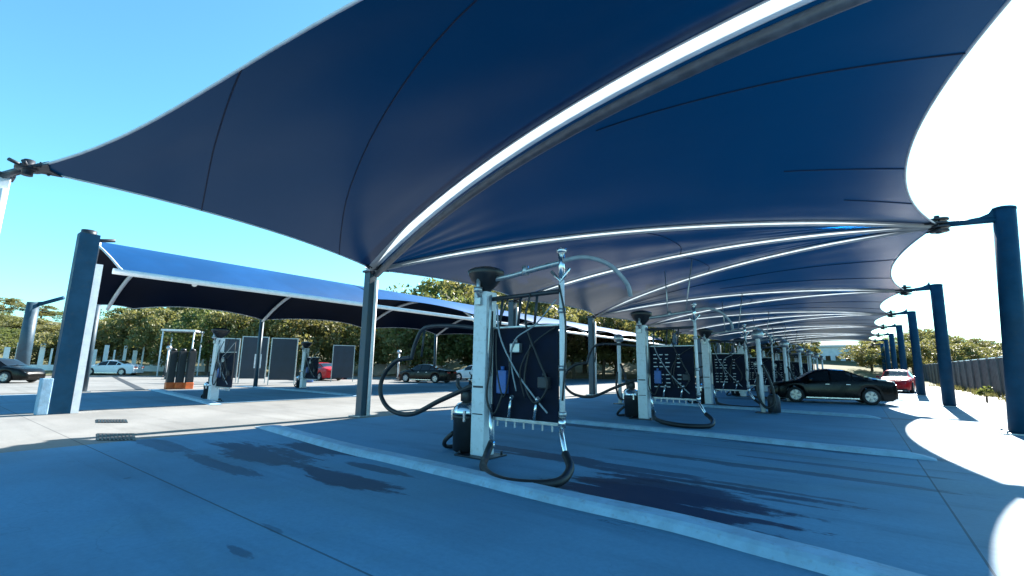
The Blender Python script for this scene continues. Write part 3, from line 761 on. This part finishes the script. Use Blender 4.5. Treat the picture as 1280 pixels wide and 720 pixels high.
# ------------------------------------------------------------------ cars
def lerp(a, b, t): return a + (b - a) * t
def interp(tab, x):
    for (x0, y0), (x1, y1) in zip(tab, tab[1:]):
        if x <= x1:
            t = (x - x0) / (x1 - x0); t = max(0, min(1, t)); t = t * t * (3 - 2 * t) * .45 + t * .55
            return lerp(y0, y1, t)
    return tab[-1][1]
def make_car(name, label, cat, paint, L=4.75, hatch=False, group=None):
    t = thing(name, label, cat, group=group)
    xs = [-L / 2 + L * i / 72 for i in range(73)]
    WB = 2.78; fxl, rxl = WB / 2 + .0, -WB / 2 - .0; fx, rx = 1.40, -1.40
    top = [(-L / 2, .72), (-L / 2 + .06, .98), (-L / 2 + .5, 1.06), (-1.35, 1.14), (-.55, 1.42), (.05, 1.455), (.45, 1.40), (1.28, 1.00), (1.5, .955), (2.0, .86), (L / 2 - .10, .70), (L / 2, .52)]
    belt = [(-L / 2, .70), (-L / 2 + .1, .92), (-1.3, .97), (0, .93), (1.2, .90), (1.6, .87), (2.05, .78), (L / 2, .50)]
    wid = [(-L / 2, .66), (-L / 2 + .12, .80), (-1.5, .905), (0, .915), (1.4, .905), (L / 2 - .35, .80), (L / 2 - .06, .64), (L / 2, .5)]
    rw = [(-L / 2, .55), (-1.6, .66), (-.6, .60), (.3, .60), (1.1, .68), (1.6, .70), (L / 2, .45)]
    def low(x):
        z = .20 + (.06 if abs(x) > L / 2 - .15 else 0)
        for c in (fx, rx):
            d = abs(x - c)
            if d < .385: z = max(z, .33 + math.sqrt(.385 ** 2 - d * d) * .98)
        return z
    def secpts(x):
        zt, zb, w, r = interp(top, x), interp(belt, x), interp(wid, x), interp(rw, x)
        zb = min(zb, zt - .01); zl = min(low(x), zb - .05)
        g_ = zt - zb
        pts = [(w * .96, zl), (w * .995, lerp(zl, zb, .25)), (w, lerp(zl, zb, .5)), (w * .985, lerp(zl, zb, .8)), (w * .955, zb)]
        if g_ > .14: pts += [(lerp(w * .93, r, .5), lerp(zb, zt - .05, .5)), (r, zt - .055), (r * .86, zt - .012), (r * .5, zt + .012), (0, zt + .018)]
        else: pts += [(w * .93, lerp(zb, zt, .3)), (w * .86, lerp(zb, zt, .6)), (w * .7, lerp(zb, zt, .9)), (w * .4, zt), (0, zt + .01)]
        return pts
    rows = []
    for x in xs:
        s_ = secpts(x); rows.append([Vector((x, y, z)) for y, z in s_] + [Vector((x, -y, z)) for y, z in s_[-2::-1]])
    mb = MB(); mb.grid(rows)
    mb.bm.faces.new([mb.bm.verts.new(q) for q in rows[0]]); mb.bm.faces.new([mb.bm.verts.new(q) for q in rows[-1]])
    mb.build('body', paint, t, weld=True)
    un = MB(); un.box(-L / 2 + .2, L / 2 - .25, -.72, .72, .16, .5); un.build('underbody', M['rubber_trim'], t)
    # windows: patches of the body shell lifted 6 mm
    def win(x0, x1, r0, r1, side, nm, n=10):
        w_ = MB(); rr = []
        for i in range(n + 1):
            x = lerp(x0, x1, i / n); s_ = secpts(x); row = []
            for q in range(5):
                f_ = lerp(r0, r1, q / 4); k_ = min(int(f_), len(s_) - 2); u_ = f_ - k_
                y = lerp(s_[k_][0], s_[k_ + 1][0], u_); z = lerp(s_[k_][1], s_[k_ + 1][1], u_)
                row.append(Vector((x, side * (y + .006), z + .003)))
            rr.append(row)
        w_.grid(rr); w_.build(nm, M['glass_dark'], t)
    for sd in (1, -1):
        win(.05, .82, 4.12, 5.9, sd, 'side_window'); win(-.78, -.02, 4.12, 5.9, sd, 'side_window'); win(-1.18, -.84, 4.15, 5.8, sd, 'quarter_window', 5)
    for (xa, xb, nm) in ((.50, 1.24, 'windscreen'), (-1.45, -.62, 'rear_window')):
        w_ = MB(); rr = []
        for i in range(11):
            x = lerp(xa, xb, i / 10); zt = interp(top, x); r = interp(rw, x) * .93
            rr.append([Vector((x + (.006 if xa > 0 else -.006), lerp(-r, r, q / 8), zt + .024 - .03 * (abs(q / 4 - 1)) ** 2.2)) for q in range(9)])
        w_.grid(rr); w_.build(nm, M['glass_dark'], t)
    for cx in (fx, rx):
        for sd in (1, -1):
            Mx = Matrix.Translation((cx, sd * .80, .335)) @ Matrix.Rotation(-sd * PI / 2, 4, 'X')
            w_ = MB(); w_.lathe([(.20, -.09), (.31, -.105), (.335, -.08), (.335, .08), (.31, .105), (.225, .10), (.20, .06)], (0, 0, 0), 28, Mx); wh = w_.build('wheel', M['tyre'], t)
            r_ = MB(); r_.lathe([(.05, .075), (.06, .085), (.05, .09)], (0, 0, 0), 14, Mx); r_.lathe([(.225, .101), (.232, .106), (.21, .108), (.20, .07)], (0, 0, 0), 28, Mx)
            for q in range(5):
                an = q * 2 * PI / 5
                for da in (-.16, .16):
                    r_.tube([Mx @ Vector((.05 * math.cos(an), .05 * math.sin(an), .085)), Mx @ Vector((.212 * math.cos(an + da), .212 * math.sin(an + da), .10))], .016, 6)
            r_.build('rim', M['rim'], wh)
    for sd in (1, -1):
        h_ = MB(); h_.grid([[Vector((x, sd * (interp(wid, x) * .9 + .012), z)) for z in (interp(top, x) - .17, interp(top, x) - .06)] for x in (L / 2 - .42, L / 2 - .3, L / 2 - .18, L / 2 - .1)]); h_.build('headlight', M['lamp'], t)
        h_ = MB(); h_.box(-L / 2 - .012, -L / 2 + .12, sd * .46 - .2, sd * .46 + .2, .74, .86, None, .02); h_.build('tail_light', M['tail'], t)
        m_ = MB(); m_.box(.72, .86, sd * .96 - .09, sd * .96 + .09, .93, 1.04, None, .03); m_.build('mirror', paint, t)
        for x in (.35, -.42):
            d_ = MB(); d_.box(x - .28, x - .12, sd * .925 - .012, sd * .925 + .012, .80, .83, None, .008); d_.build('door_handle', M['chrome'], t)
    s_ = MB()
    for sd in (1, -1): s_.box(-.98, 1.0, sd * .885 - .01, sd * .885 + .01, .215, .26)
    s_.build('sill_trim', M['chrome'], t)
    return t
rwp, fwp = G(1090, 506), G(985, 502)
ang = math.atan2(fwp.y - rwp.y, fwp.x - rwp.x)
far = EV * .55
mid = (rwp + fwp) / 2 + Vector((.6, .8, 0)) * .55
car = make_car('parked_car', 'shiny black sedan parked across the bay under the far sails', 'car', M['car_black'], 4.8)
car.location = (mid.x, mid.y, 0.0); car.rotation_euler = (0, 0, ang); car.scale = (.93, .95, .97)
def repaint(src, name_label, paint, loc, rz, sc=1.0, group=None):
    c = copy_tree(src); c['label'] = name_label; c.scale = (1, 1, 1); c.location = loc; c.rotation_euler = (0, 0, rz)
    for ch in c.children:
        if ch.name.startswith(('body', 'mirror')):
            ch.data = ch.data.copy(); ch.data.materials.clear(); ch.data.materials.append(paint)
    return c
p = G(1126, 490.5) + EV * 1.0; repaint(car, 'red car half hidden behind the black sedan by the fence side poles', M['car_red'], (p.x, p.y, 0), math.atan2(-p.y, -p.x) - .12)
p = G(533, 478); repaint(car, 'dark car parked in the sun behind the side hose of the nearest column', M['car_black'], (p.x, p.y, 0), ang)
p = G(575, 476) + EV * 2.2; repaint(car, 'white car parked beside the dark car behind the nearest vacuum column', M['car_white'], (p.x, p.y, 0), ang)
p = G(140, 469); repaint(car, 'low white car on the far paving seen under the side arcade', M['car_white'], (p.x, p.y, 0), PI + .1)
p = G(-8, 478); repaint(car, 'dark car at the left edge of the photo beyond the arcade end', M['car_black'], (p.x, p.y, 0), .05)
p = G(52, 462); repaint(car, 'bright green car in the distance between the two leaning poles', M['car_green'], (p.x, p.y, 0), .2)
p = G(402, 475); repaint(car, 'red car under the side arcade seen beside the slate post', M['car_red'], (p.x, p.y, 0), 2.4)

# ------------------------------------------------------------------ boards, bins and buildings under / behind the arcade
def partition(px0, px1, ytop, ybase, label, white_mark=False):
    a, b = G(px0, ybase), G(px1, ybase)
    b = ORG + (b - ORG); w = (b - a).length; h = CH + (ORG.z - 0) * 0
    tp = W(px0, ytop, a.y).z
    t = thing('wash_partition', label, 'partition', a, math.atan2(b.y - a.y, b.x - a.x), 'grey partitions under the side arcade')
    s_ = MB(); s_.box(.06, w - .06, -.03, .03, .3, tp - .06); bd = s_.build('board', M['grey_board'], t)
    f_ = MB(); f_.box(0, .06, -.05, .05, 0, tp); f_.box(w - .06, w, -.05, .05, 0, tp); f_.box(.06, w - .06, -.05, .05, tp - .06, tp); f_.build('frame', M['galv'], t)
    if white_mark:
        q = MB(); q.box(w * .52, w * .78, -.036, -.031, tp * .32, tp * .62); q.build('notice', M['print'], bd)
    return t
partition(263, 295, 422, 478, 'grey partition board directly beside the arcade vacuum column')
partition(297, 331, 420, 479, 'dark partition board with a white notice on it', True)
partition(334, 368, 422, 481, 'dark partition board beside the dark arcade post')
partition(413, 441, 431, 477, 'grey partition board close to the slate post')
for i, (px, lab) in enumerate(((211, 'slim dark bin cabinet with orange feet, leftmost of three'), (223, 'slim dark bin cabinet with orange feet, between its two neighbours'), (235, 'slim dark bin cabinet with orange feet, next to the vacuum column'))):
    b = G(px, 486)
    t = thing('bin_cabinet', lab, 'bin', b, ROT, 'dark bin cabinets with orange feet')
    s_ = MB(); s_.box(-.13, .13, -.16, .16, .32, 1.9, None, .02); s_.build('case', M['dark_metal'], t)
    s_ = MB(); s_.box(-.15, .15, -.18, .18, 0, .32, None, .02); s_.build('foot', M['orange'], t)
    s_ = MB(); s_.lathe([(.10, 1.9), (.13, 1.93), (.13, 1.99), (.05, 2.05)], (0, 0, 0), 14); s_.build('lid', M['black_plastic'], t)
b = G(384, 478); t = thing('water_drum', 'blue plastic drum and white pump under the side arcade', 'drum', b)
s_ = MB(); s_.lathe([(.34, 0), (.4, .03), (.41, .5), (.38, .53), (.41, .56), (.41, 1.1), (.3, 1.3), (.1, 1.34)], (0, 0, 0), 22); s_.build('barrel', M['blue_plastic'], t)
s_ = MB(); s_.lathe([(.1, 1.34), (.17, 1.38), (.17, 1.75), (.06, 1.85)], (0, 0, 0), 16); s_.build('pump', M['white'], t)

def building(name, label, a, w, d, h, rz, nwin, floors=1, roof_over=.4):
    t = thing(name, label, 'building', a, rz)
    s_ = MB(); s_.box(0, w, 0, d, 0, h); s_.build('wall', M['building'], t)
    s_ = MB(); s_.box(-roof_over, w + roof_over, -roof_over, d + roof_over, h, h + .25); s_.build('roof', M['bld_roof'], t)
    for fl in range(floors):
        for i in range(nwin):
            x = w * (i + .5) / nwin; z = h * (fl + .35) / floors; ww = w / nwin * .3; hh = h / floors * .38
            f_ = MB(); f_.box(x - ww, x + ww, -.06, .03, z, z + hh); fo = f_.build('window', M['rib_white'], t)
            g_ = MB(); g_.box(x - ww + .06, x + ww - .06, -.075, -.062, z + .06, z + hh - .06); g_.build('pane', M['glass_dark'], fo)
    return t
a = P(-11, 92); building('service_building', 'pale service building closing the far end of the sail row', a, 16, 8, 5.2, ROT, 12, 1)
# pale kiosk roofs seen in the gaps
def shelter(label, p, w, d, h, rz):
    t = thing('shelter', label, 'shelter', p, rz)
    for x in (-w / 2 + .15, w / 2 - .15):
        for y in (-d / 2 + .15, d / 2 - .15):
            s_ = MB(); s_.tube([(x, y, 0), (x, y, h)], .07, 8); s_.build('leg', M['rib_white'], t)
    s_ = MB(); s_.box(-w / 2, w / 2, -d / 2, d / 2, h, h + .18, None, .03); s_.build('roof', M['bld_roof'], t)
shelter('white flat roofed shelter in front of the trees at left', W(222, 452, 40) * 1, 5.2, 4, 3.7, .1) if False else None
q = G(222, 470); shelter('white flat roofed shelter in front of the trees under the side arcade', (q.x, q.y, 0), 2.9, 2.6, 4.3, .3)
# low pale wall with pickets across the far left
a, b = G(100, 467), G(212, 467)
t = thing('picket_wall', 'low pale wall with white pickets below the trees at left', 'wall', a, math.atan2(b.y - a.y, b.x - a.x))
w = (b - a).length
s_ = MB(); s_.box(-8, w + 6, 0, .25, 0, .9); s_.build('base_wall', M['building'], t)
for i in range(26):
    x = -7.5 + i * (w + 13) / 25
    s_ = MB(); s_.box(x, x + .16 + .12 * (i % 3), .02, .2, .9, 2.6 + .5 * (i % 2)); s_.build('picket', M['building'] if i % 4 else M['orange'] if i == 14 else M['rib_white'], t)
a, b = G(455, 470), G(545, 468)
t = thing('low_wall', 'long pale garden wall behind the parked dark car', 'wall', a, math.atan2(b.y - a.y, b.x - a.x))
w = (b - a).length * 2.6
s_ = MB(); s_.box(0, w, 0, .3, 0, 1.3); s_.build('wall_body', M['building'], t)
s_ = MB(); s_.box(-.05, w + .05, -.06, .36, 1.3, 1.4); s_.build('coping', M['bld_roof'], t)

# ------------------------------------------------------------------ boundary fence on the right
FV0, FV1, FU = 15.0, 85.0, 6.5
fn = thing('boundary_fence', 'long charcoal corrugated fence along the right side of the site', 'fence', P(FU, FV0), math.atan2(.8, .6))
fl = FV1 - FV0; FH = 2.15
rows = []; n = int(fl / .09)
for i in range(n + 1):
    x = fl * i / n; y = (.03, .03, -.03, -.03)[i % 4]
    rows.append([Vector((x, y, .06)), Vector((x, y, FH + .03 * math.sin(i * .7)))])
mb = MB(); mb.grid(rows, False); mb.build('sheeting', M['fence'], fn)
for i in range(int(fl / 2.5) + 1):
    s_ = MB(); s_.box(i * 2.5 - .05, i * 2.5 + .05, .04, .14, 0, FH + .08, None, .008); s_.build('fence_post', M['fence'], fn)
s_ = MB(); s_.tube([(0, .0, FH + .05), (fl, .0, FH + .05)], .035, 6); s_.build('top_rail', M['galv'], fn)

# ------------------------------------------------------------------ hill, trees, grass
def hill_h(x, y):
    d = math.hypot(x, y); r = max(0, min(1, (d - 62) / 70)); r = r * r * (3 - 2 * r)
    az = math.degrees(math.atan2(x, y))
    amp = 9 + 4 * math.sin(az * .07) + (8 * math.exp(-((az + 3) / 16) ** 2)) - (4 if az > 20 else 0)
    return r * amp
hm = MB(); rows = []
for i in range(19):
    d = 58 + i * 14
    rows.append([Vector((d * math.sin(math.radians(a_)), d * math.cos(math.radians(a_)), hill_h(d * math.sin(math.radians(a_)), d * math.cos(math.radians(a_))) - .02)) for a_ in range(-75, 76, 3)])
hm.grid(rows)
M['hill'] = mat('scrub_hillside', (.085, .085, .035), .95, 0, .4, .15, grime=((.16, .13, .07), .6))
tag(hm.build('hill', M['hill']), kind='structure')

def leaf_cloud(clumps, per, size, seed):
    rr = random.Random(seed); mb = MB()
    for (c, rad) in clumps:
        for _ in range(per):
            while True:
                q = Vector((rr.uniform(-1, 1), rr.uniform(-1, 1), rr.uniform(-1, 1)))
                if .25 < q.length < 1: break
            q = Vector((q.x * rad, q.y * rad, q.z * rad * .75)) + c
            s = size * rr.uniform(.6, 1.3)
            a = Vector((rr.gauss(0, 1), rr.gauss(0, 1), rr.gauss(0, .7))).normalized(); b = a.orthogonal().normalized()
            b.rotate(Matrix.Rotation(rr.uniform(0, 6.28), 3, a)); d = a.cross(b)
            mb.bm.faces.new([mb.bm.verts.new(q + b * s), mb.bm.verts.new(q + d * s * .55), mb.bm.verts.new(q - b * s), mb.bm.verts.new(q - d * s * .55)])
    return mb
def make_tree(name, label, leaf, H, R, seed, group, nclump=44, per=110):
    rr = random.Random(seed)
    t = thing(name, label, 'tree', group=group)
    tr = MB(); trunk_h = H * .42
    tr.tube(smooth_path([(0, 0, -.3), (.1, .05, trunk_h * .5), (.05, -.1, trunk_h), (.2, .1, H * .75)], 4), H * .024, 8, True, H * .007)
    clumps = []
    for i in range(nclump):
        an = rr.uniform(0, 6.28); zz = rr.uniform(.22, 1.0); env = math.sin(PI * min(1, (zz - .12) / .98)) ** .6
        r_ = R * env * rr.uniform(.35, 1.0)
        clumps.append((Vector((r_ * math.cos(an), r_ * math.sin(an), zz * H * .93)), R * rr.uniform(.20, .36)))
    for c, rad in clumps[::5]:
        tr.tube([(.08, 0, trunk_h * rr.uniform(.6, 1.1)), (c.x * .5, c.y * .5, (c.z + trunk_h) * .5), c], H * .008, 6, True, H * .003)
    tr.build('trunk', M['bark'], t, normals=False)
    leaf_cloud(clumps, per, .215 * H / 9, seed).build('crown', leaf, t, normals=False)
    return t
protos = [make_tree('olive_tree', 'x', M['leaf_olive'], 9, 4.2, 11, 'olive trees in the belt behind the site'),
          make_tree('broadleaf_tree', 'x', M['leaf_green'], 9, 4.6, 12, 'green trees in the belt behind the site'),
          make_tree('olive_tree', 'x', M['leaf_olive'], 9, 3.6, 13, 'olive trees in the belt behind the site', 40, 120),
          make_tree('broadleaf_tree', 'x', M['leaf_green'], 9, 4.0, 14, 'green trees in the belt behind the site', 52, 95)]
SIL = [(-200, 412), (0, 412), (60, 402), (120, 378), (300, 355), (420, 372), (500, 368), (560, 352), (600, 338), (640, 345), (700, 346), (760, 352), (860, 366), (980, 400), (1100, 418), (1165, 409), (1195, 416), (1255, 440), (1400, 440)]
used = [False] * 4; rr = random.Random(5)
TL = {0: 'olive toned tree in the sunlit belt behind the canopies', 1: 'green bushy tree in the belt behind the canopies'}
def put_tree(px, Y, ytop, k):
    d = ray(px, 459); X = d.x / d.y * Y
    gz = hill_h(X, Y); tp = W(px, ytop, Y).z
    h = max(3.0, tp - gz); s = h / 9.0
    if used[k]: t = copy_tree(protos[k])
    else: t = protos[k]; used[k] = True
    t['label'] = TL[k % 2]
    t.location = (X, Y, gz); t.rotation_euler = (0, 0, rr.uniform(0, 6.28)); t.scale = (max(s, .75) * rr.uniform(.9, 1.15), max(s, .75) * rr.uniform(.9, 1.15), s)
for row, (Y, step, dy) in enumerate(((53, 42, 18), (63, 44, 6), (80, 46, -2))):
    px = -170 + row * 15
    while px < 1000:
        y = interp([(a_, b_) for a_, b_ in SIL], px)
        if not (row == 0 and 470 < px < 760 and False):
            put_tree(px + rr.uniform(-10, 10), Y + rr.uniform(-4, 4), y + dy + rr.uniform(-4, 12), rr.choice((0, 1, 2, 3, 0)))
        px += step
for row, (Y, step, dy) in enumerate(((62, 26, 10), (74, 28, 0))):
    px = 1090 + row * 10
    while px < 1400:
        y = interp(SIL, px)
        put_tree(px, Y + rr.uniform(-4, 4), y + dy + rr.uniform(-3, 6), rr.choice((0, 2, 0, 1)))
        px += step
for k in range(4):
    if not used[k]: put_tree(100 + 50 * k, 60, 400, k)
# dry grass strip at the foot of the fence
gm = MB(); g2 = random.Random(9)
for _ in range(2600):
    v = g2.uniform(16, 60); u = FU - abs(g2.gauss(0, .35)) - .08
    if math.sin(v * 1.7) + math.sin(v * .63 + 1) < -.3: continue
    p = P(u, v, 0); h = g2.uniform(.08, .42); an = g2.uniform(0, 6.28); w = .03
    dv = Vector((math.cos(an) * w, math.sin(an) * w, 0)); ln = Vector((g2.gauss(0, .1), g2.gauss(0, .1), h))
    gm.bm.faces.new([gm.bm.verts.new(p - dv), gm.bm.verts.new(p + dv), gm.bm.verts.new(p + ln)])
tag(gm.build('grass_verge', M['grass'], normals=False), 'dry grass and weeds along the foot of the boundary fence', 'grass', kind='stuff')
# small shrub growing out of the pavement
p = G(1234, 503); t = thing('small_shrub', 'small dark shrub growing from the paving near the boundary fence', 'shrub', p)
s_ = MB(); s_.tube([(0, 0, 0), (.02, 0, .3)], .04, 6); s_.build('stem', M['bark'], t)
leaf_cloud([(Vector((.0, 0, .5)), .22), (Vector((.22, .05, .6)), .18), (Vector((-.12, .1, .42)), .15)], 60, .07, 4).build('foliage', M['leaf_green'], t, normals=False)

# ------------------------------------------------------------------ light and camera
SUN_AZ, SUN_EL = math.radians(41.2), math.radians(34.4)
w = bpy.data.worlds.new('World'); bpy.context.scene.world = w; w.use_nodes = True
nt = w.node_tree; bg = nt.nodes['Background']
sky = nt.nodes.new('ShaderNodeTexSky'); sky.sky_type = 'NISHITA'; sky.sun_disc = False
sky.sun_elevation = SUN_EL; sky.sun_rotation = SUN_AZ
sky.air_density = 1.0; sky.dust_density = .45; sky.ozone_density = 2.5
nt.links.new(mixc(nt, 1.0, sky.outputs[0], (.60, 1.08, 1.06), 'MULTIPLY'), bg.inputs[0]); bg.inputs[1].default_value = .075
sd = Vector((math.sin(SUN_AZ) * math.cos(SUN_EL), math.cos(SUN_AZ) * math.cos(SUN_EL), math.sin(SUN_EL)))
ld = bpy.data.lights.new('sun', 'SUN'); ld.energy = 5.0; ld.angle = math.radians(.53); ld.color = (1, .95, .88)
lo = bpy.data.objects.new('sun', ld); C.objects.link(lo); lo.rotation_euler = (-sd).to_track_quat('-Z', 'Y').to_euler()
cam = bpy.data.cameras.new('camera'); co = bpy.data.objects.new('camera', cam); C.objects.link(co)
cam.sensor_width = 36; cam.sensor_fit = 'HORIZONTAL'; cam.lens = 36 * FPX / 1280; cam.clip_end = 5000; cam.clip_start = .05
mw = Matrix((RT, UP, -FW)).transposed().to_4x4(); mw.translation = ORG; co.matrix_world = mw
sc = bpy.context.scene; sc.camera = co
sc.view_settings.view_transform = 'Standard'; sc.view_settings.look = 'None'; sc.view_settings.gamma = 1
sc.view_settings.exposure = 2.1
sc.cycles.use_denoising = True
